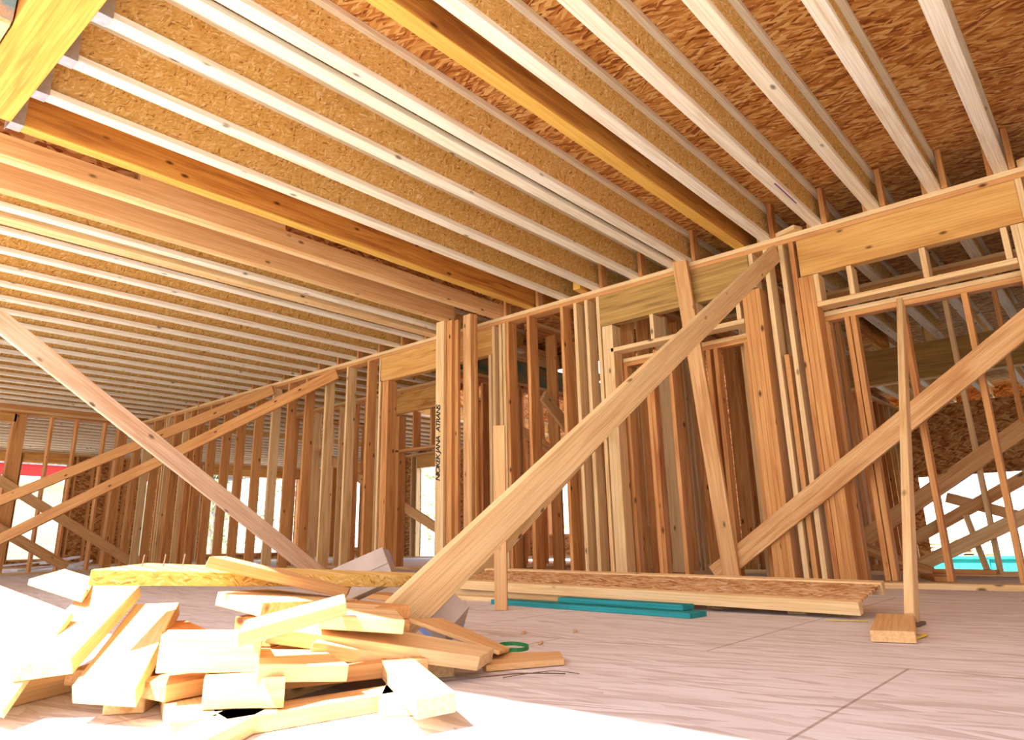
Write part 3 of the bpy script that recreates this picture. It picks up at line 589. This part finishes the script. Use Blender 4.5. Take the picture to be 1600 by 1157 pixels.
for i, (x, y, a, l) in enumerate([(1.2, 1.9, 0.5, .35), (1.45, 1.85, 1.4, .3), (1.0, 2.15, 1.3, .35)]):
    for j in range(3 if i < 2 else 2):
        z = 0.096+0.038*j
        o = board('lumber_offcut', (x-l/2*math.cos(a), y-l/2*math.sin(a), z), (x+l/2*math.cos(a), y+l/2*math.sin(a), z), 0.11, 0.036, (-math.sin(a), math.cos(a), 0), M_STUD)
        tag(o, 'brown block stacked in the shaded core of the debris pile', 'block', 'blocks in the core of the pile')
# nails standing in the rim board
for q, (x, y) in enumerate(((0.86, 2.09), (0.90, 2.05), (0.93, 2.00))):
    tag(board('nail', (x, y, 0.32), (x+0.004, y, 0.352), 0.003, 0.003, (0, 1, 0), M_DARKMETAL, bev=0.0005),
        ('bent nail standing in the rim board, nearest its broken end', 'middle one of three nails standing in the rim board', 'nail standing in the rim board, closest to the stud offcut')[q], 'nail')
# cardboard boxes
def carton(peak, xd, yd, size, label, blue):
    """a box hanging down from its highest corner; xd and yd run along its two upper edges"""
    x = Vector(xd).normalized(); y = Vector(yd); y = (y-x*y.dot(x)).normalized(); z = x.cross(y)
    if z.z < 0: z = -z; 
    sx, sy, sz = size; P = Vector(peak); c = P+x*sx/2+y*sy/2-z*sz/2
    if x.cross(y).dot(z) < 0: x, y, sx, sy = y, x, sy, sx
    R3 = Matrix((x, y, z)).transposed().to_4x4(); M = Matrix.Translation(c) @ R3
    t = thing('cardboard_box', c, label, 'box')
    add('box_body', box_mesh(sx, sy, sz, 0.0015), M, M_CARD, t)
    lo, hi = Vector(blue[0]), Vector(blue[1]); q = Vector(((lo.x+hi.x)/2*sx, (lo.y+hi.y)/2*sy, (lo.z+hi.z)/2*sz)); d = hi-lo
    add('blue_print', box_mesh(d.x*sx+0.0012, d.y*sy+0.0012, d.z*sz, 0), M @ Matrix.Translation(q), M_BLUE, t)
    add('flap', box_mesh(sx*0.98, sy*0.46, 0.003, 0), M @ Matrix.Translation((0, -sy*0.24, sz/2+0.0025)), M_CARD, t)
    return t
carton((1.94, 2.40, 0.355), (-0.62, 0.62, -0.36), (0.40, -0.50, -0.50), (0.24, 0.14, 0.20), 'tilted cardboard box standing behind the pile, corner pointing up', ((-.5, -.5, -.5), (.5, -.1, -.2)))
carton((1.86, 1.98, 0.235), (0.30, -0.62, -0.50), (-0.72, 0.10, -0.45), (0.15, 0.12, 0.14), 'smaller cardboard box wedged under the big diagonal plank', ((-.5, -.5, -.5), (.5, .5, -.25)))
for q in range(3):
    tag(board('lumber_offcut', (1.72+0.02*q, 2.40, 0.019+0.037*q), (2.02, 2.62-0.02*q, 0.019+0.037*q), 0.15, 0.036, (-1, 1, 0), M_PALE),
        ('board on the floor under the tilted cardboard box, lowest of three', 'middle one of three boards under the tilted cardboard box', 'topmost of three boards under the tilted cardboard box')[q], 'board')
# strap, wires, tape
def tube(name, pts, r, mat, label, cat, parent=None):
    cu = bpy.data.curves.new(name, 'CURVE'); cu.dimensions = '3D'; cu.bevel_depth = r; cu.bevel_resolution = 2
    s = cu.splines.new('NURBS'); s.points.add(len(pts)-1); s.use_endpoint_u = True; s.order_u = 3
    for i, p in enumerate(pts): s.points[i].co = (*p, 1)
    o = bpy.data.objects.new('tmp', cu); COL.objects.link(o); bpy.context.view_layer.update()
    me = bpy.data.meshes.new_from_object(o.evaluated_get(bpy.context.evaluated_depsgraph_get())); bpy.data.objects.remove(o)
    return tag(add(name, me, Matrix.Identity(4), mat), label, cat)
def strip(name, pts, w, mat, label, cat, upright=True, th=0.0015):
    bm = bmesh.new(); rows = []
    for i, p in enumerate(pts):
        p = Vector(p); d = (Vector(pts[min(i+1, len(pts)-1)])-Vector(pts[max(i-1, 0)])).normalized()
        side = Vector((0, 0, 1)) if upright else d.cross(Vector((0, 0, 1))).normalized(); nn = d.cross(side).normalized()*th
        rows.append([bm.verts.new(p+side*w*a+nn*b) for a, b in ((-.5, -.5), (.5, -.5), (.5, .5), (-.5, .5))])
    for i in range(len(rows)-1):
        for j in range(4): bm.faces.new((rows[i][j], rows[i][(j+1) % 4], rows[i+1][(j+1) % 4], rows[i+1][j]))
    bm.faces.new(rows[0][::-1]); bm.faces.new(rows[-1]); bmesh.ops.recalc_face_normals(bm, faces=bm.faces)
    me = bpy.data.meshes.new(name); bm.to_mesh(me); bm.free()
    return tag(add(name, me, Matrix.Identity(4), mat), label, cat)
cx, cy = 1.90, 1.70
strip('strap_loop', [(1.72, 1.66, .026)]+[(cx+0.055*math.cos(a), cy-0.04+0.05*math.sin(a), .030+.004*math.sin(a)) for a in [math.radians(x) for x in range(-140, 130, 18)]], 0.012, M_GREEN, 'green plastic strap curled on the floor beyond the pile', 'strap')
tube('wire', [(1.40, 1.53, .006), (1.48, 1.47, .012), (1.56, 1.44, .010), (1.64, 1.39, .012), (1.72, 1.31, .006)], 0.0018, M_WIRE, 'rusty wire curving along the floor from the pile', 'wire')
tube('wire', [(1.58, 1.42, .005), (1.66, 1.36, .014), (1.70, 1.32, .016), (1.745, 1.28, .005)], 0.0012, M_WIRE, 'thin looped wire end lying beside the rusty wire', 'wire')
strip('barrier_tape', [(3.39, 1.14, .004), (3.42, 1.05, .004), (3.44, 0.98, .004)], 0.02, M_YELLOW, 'yellow tape strip on the floor by the end of the joist stack', 'tape', upright=False)
strip('barrier_tape', [(3.12, 0.74, .004), (3.08, 0.685, .006), (3.0, 0.69, .005), (2.93, 0.70, .004)], 0.015, M_YELLOW, 'kinked yellow tape between the reddish block and the slender prop', 'tape', upright=False)
for q, (x, y) in enumerate(((2.35, 2.0), (2.5, 1.85), (2.15, 1.75))):
    tag(board('wood_chip', (x, y, 0.004), (x+0.05, y+0.03, 0.006), 0.012, 0.004, (0, 1, 0), M_BRACE), ('wood splinter on the floor nearest the teal boards', 'wood splinter on the clear floor between two others', 'wood splinter on the floor nearest the pile')[q] if q != 0 else 'wood splinter on the floor closest to the stake', 'splinter')
# ------------------------------------------------------------------ outdoors
hs = thing('house', (30, 3, -0.9), 'pale grey neighbouring house seen through the garage opening', 'house')
slab('siding', (30, -8, -0.9), (38, 14, 3.6), M_SIDING, hs)
for k in range(22): slab('siding_board', (29.975, -8, -0.8+k*0.2), (30.0, 14, -0.8+k*0.2+0.18), M_SIDING, hs)
for (y, z) in ((4.1, 1.55), (6.2, 1.3), (1.6, 0.2)):
    f = slab('window', (29.93, y, z), (29.99, y+1.0, z+0.9), M_SIDING, hs); slab('pane', (29.90, y+0.08, z+0.08), (29.94, y+0.92, z+0.82), M_GLASS, hs)
me_r = slab('roof', (29.4, -8.5, 3.6), (38.5, 14.5, 4.4), M_ROOF, hs)
sk = thing('skip_container', (19.8, 3.6, -0.9), 'turquoise waste container piled with lumber outside the opening', 'container')
slab('side_panel', (19.4, 0.9, -0.9), (19.46, 5.6, -0.22), M_SKIP, sk); slab('side_panel', (21.2, 0.9, -0.9), (21.26, 5.6, -0.22), M_SKIP, sk)
slab('end_panel', (19.46, 0.9, -0.9), (21.2, 0.96, -0.22), M_SKIP, sk); slab('end_panel', (19.46, 5.54, -0.9), (21.2, 5.6, -0.22), M_SKIP, sk)
slab('rim', (19.34, 0.86, -0.24), (19.5, 5.64, -0.18), M_SKIP, sk); slab('bottom', (19.46, .96, -0.9), (21.2, 5.54, -0.8), M_SKIP, sk)
for k in range(6): slab('rib', (19.34, 1.2+k*0.8, -0.86), (19.41, 1.28+k*0.8, -0.22), M_SKIP, sk)
random.seed(5)
for lay in range(5):
    n = 6-lay
    for k in range(n):
        z = -0.19+0.085*lay
        c = 3.9+(k-(n-1)/2)*0.42+random.uniform(-.05, .05)
        if lay % 2 == 0: p0, p1, wd = (19.6, c-0.05, z), (21.0-random.uniform(0, .4), c+0.05, z+0.02), (0, 1, 0)
        else: p0, p1, wd = (19.75+k*0.25, 2.8+lay*0.1+random.uniform(-.3, .2), z+0.01), (19.78+k*0.25, 5.1-lay*0.1+random.uniform(-.3, .3), z+0.01), (1, 0, 0)
        tag(board('scrap_board', p0, p1, 0.2, 0.034, wd, M_BRACE if (k+lay) % 3 else M_GOLD), 'scrap board in the heap on the turquoise container', 'board', 'scrap boards heaped on the container')
for q, (x, y, a, l, z) in enumerate(((5.2, 17.0, 0.3, 1.4, .02), (5.6, 16.6, 1.0, 1.3, .06), (5.0, 17.4, -0.4, 1.2, .10), (5.4, 17.1, 0.8, 1.3, .14))):
    tag(board('lumber_scrap', (x-l/2*math.cos(a), y-l/2*math.sin(a), z), (x+l/2*math.cos(a), y+l/2*math.sin(a), z+.1), 0.14, 0.036, (-math.sin(a), math.cos(a), 0), M_SIDING),  # siding white on plain lumber stands in for blue skylight falling on it
        'board with sky light painted in as bluish white, in the heap on the floor beyond the far cross wall', 'board', 'boards beyond the cross wall')
nb = thing('neighbour_building', (8, 30, -0.9), 'cream building with a red fascia outside the end windows', 'building')
slab('wall', (-4, 30, -0.9), (16, 34, 2.75), M_CREAM, nb); slab('fascia', (-4.5, 29.4, 2.95), (12.5, 29.6, 3.35), M_RED, nb); slab('soffit', (-4.5, 29.4, 2.75), (16.5, 34, 2.95), M_SIDING, nb)
slab('roof', (-4.7, 29.3, 3.35), (16.7, 34.4, 3.9), M_ROOF, nb)
def tree(x, y, h, label, seed):
    rn = random.Random(seed)
    t = thing('tree', (x, y, -0.9), label, 'tree', 'trees outside the windows')
    board('trunk', (x, y, -0.9), (x+0.1, y, h*0.6), 0.22, 0.22, (0, 1, 0), M_BARK, t, 0.05)
    for k in range(5):
        a = rn.uniform(0, 6.28); z = rn.uniform(0.1, h*0.5)
        board('branch', (x, y, z), (x+math.cos(a)*1.4, y+math.sin(a)*1.4, z+1.3), 0.07, 0.07, (0, 0, 1) if k % 2 else (1, 0, 0.3), M_BARK, t, 0.02)
    bm = bmesh.new()
    for k in range(700):
        a = rn.uniform(0, 6.28); r = abs(rn.gauss(0, 1.0)); z = rn.uniform(-0.3, h); c = Vector((x+math.cos(a)*r*1.3, y+math.sin(a)*r*1.3, z)); s = rn.uniform(0.05, 0.10)
        q = Matrix.Rotation(rn.uniform(0, 6), 3, 'X') @ Matrix.Rotation(rn.uniform(0, 6), 3, 'Y')
        vs = [bm.verts.new(c+q @ Vector(v)*s) for v in ((-1, -.5, 0), (1, -.5, 0), (0.9, .5, 0.2), (-0.9, .5, .1))]; bm.faces.new(vs)
    me = bpy.data.meshes.new('leaves'); bm.to_mesh(me); bm.free(); add('foliage', me, Matrix.Identity(4), M_LEAF, t)
tree(12.5, 25, 4.5, 'leafy tree outside the end windows, nearer the cream building', 1)
tree(17.5, 27, 4.5, 'leafy tree outside the end windows, farther along', 2)
tree(19.5, 20.5, 4.5, 'leafy tree outside the opening beyond the third header', 3)
tree(20.0, 12.5, 4.5, 'leafy tree behind the packed studs of the inner rooms', 4)
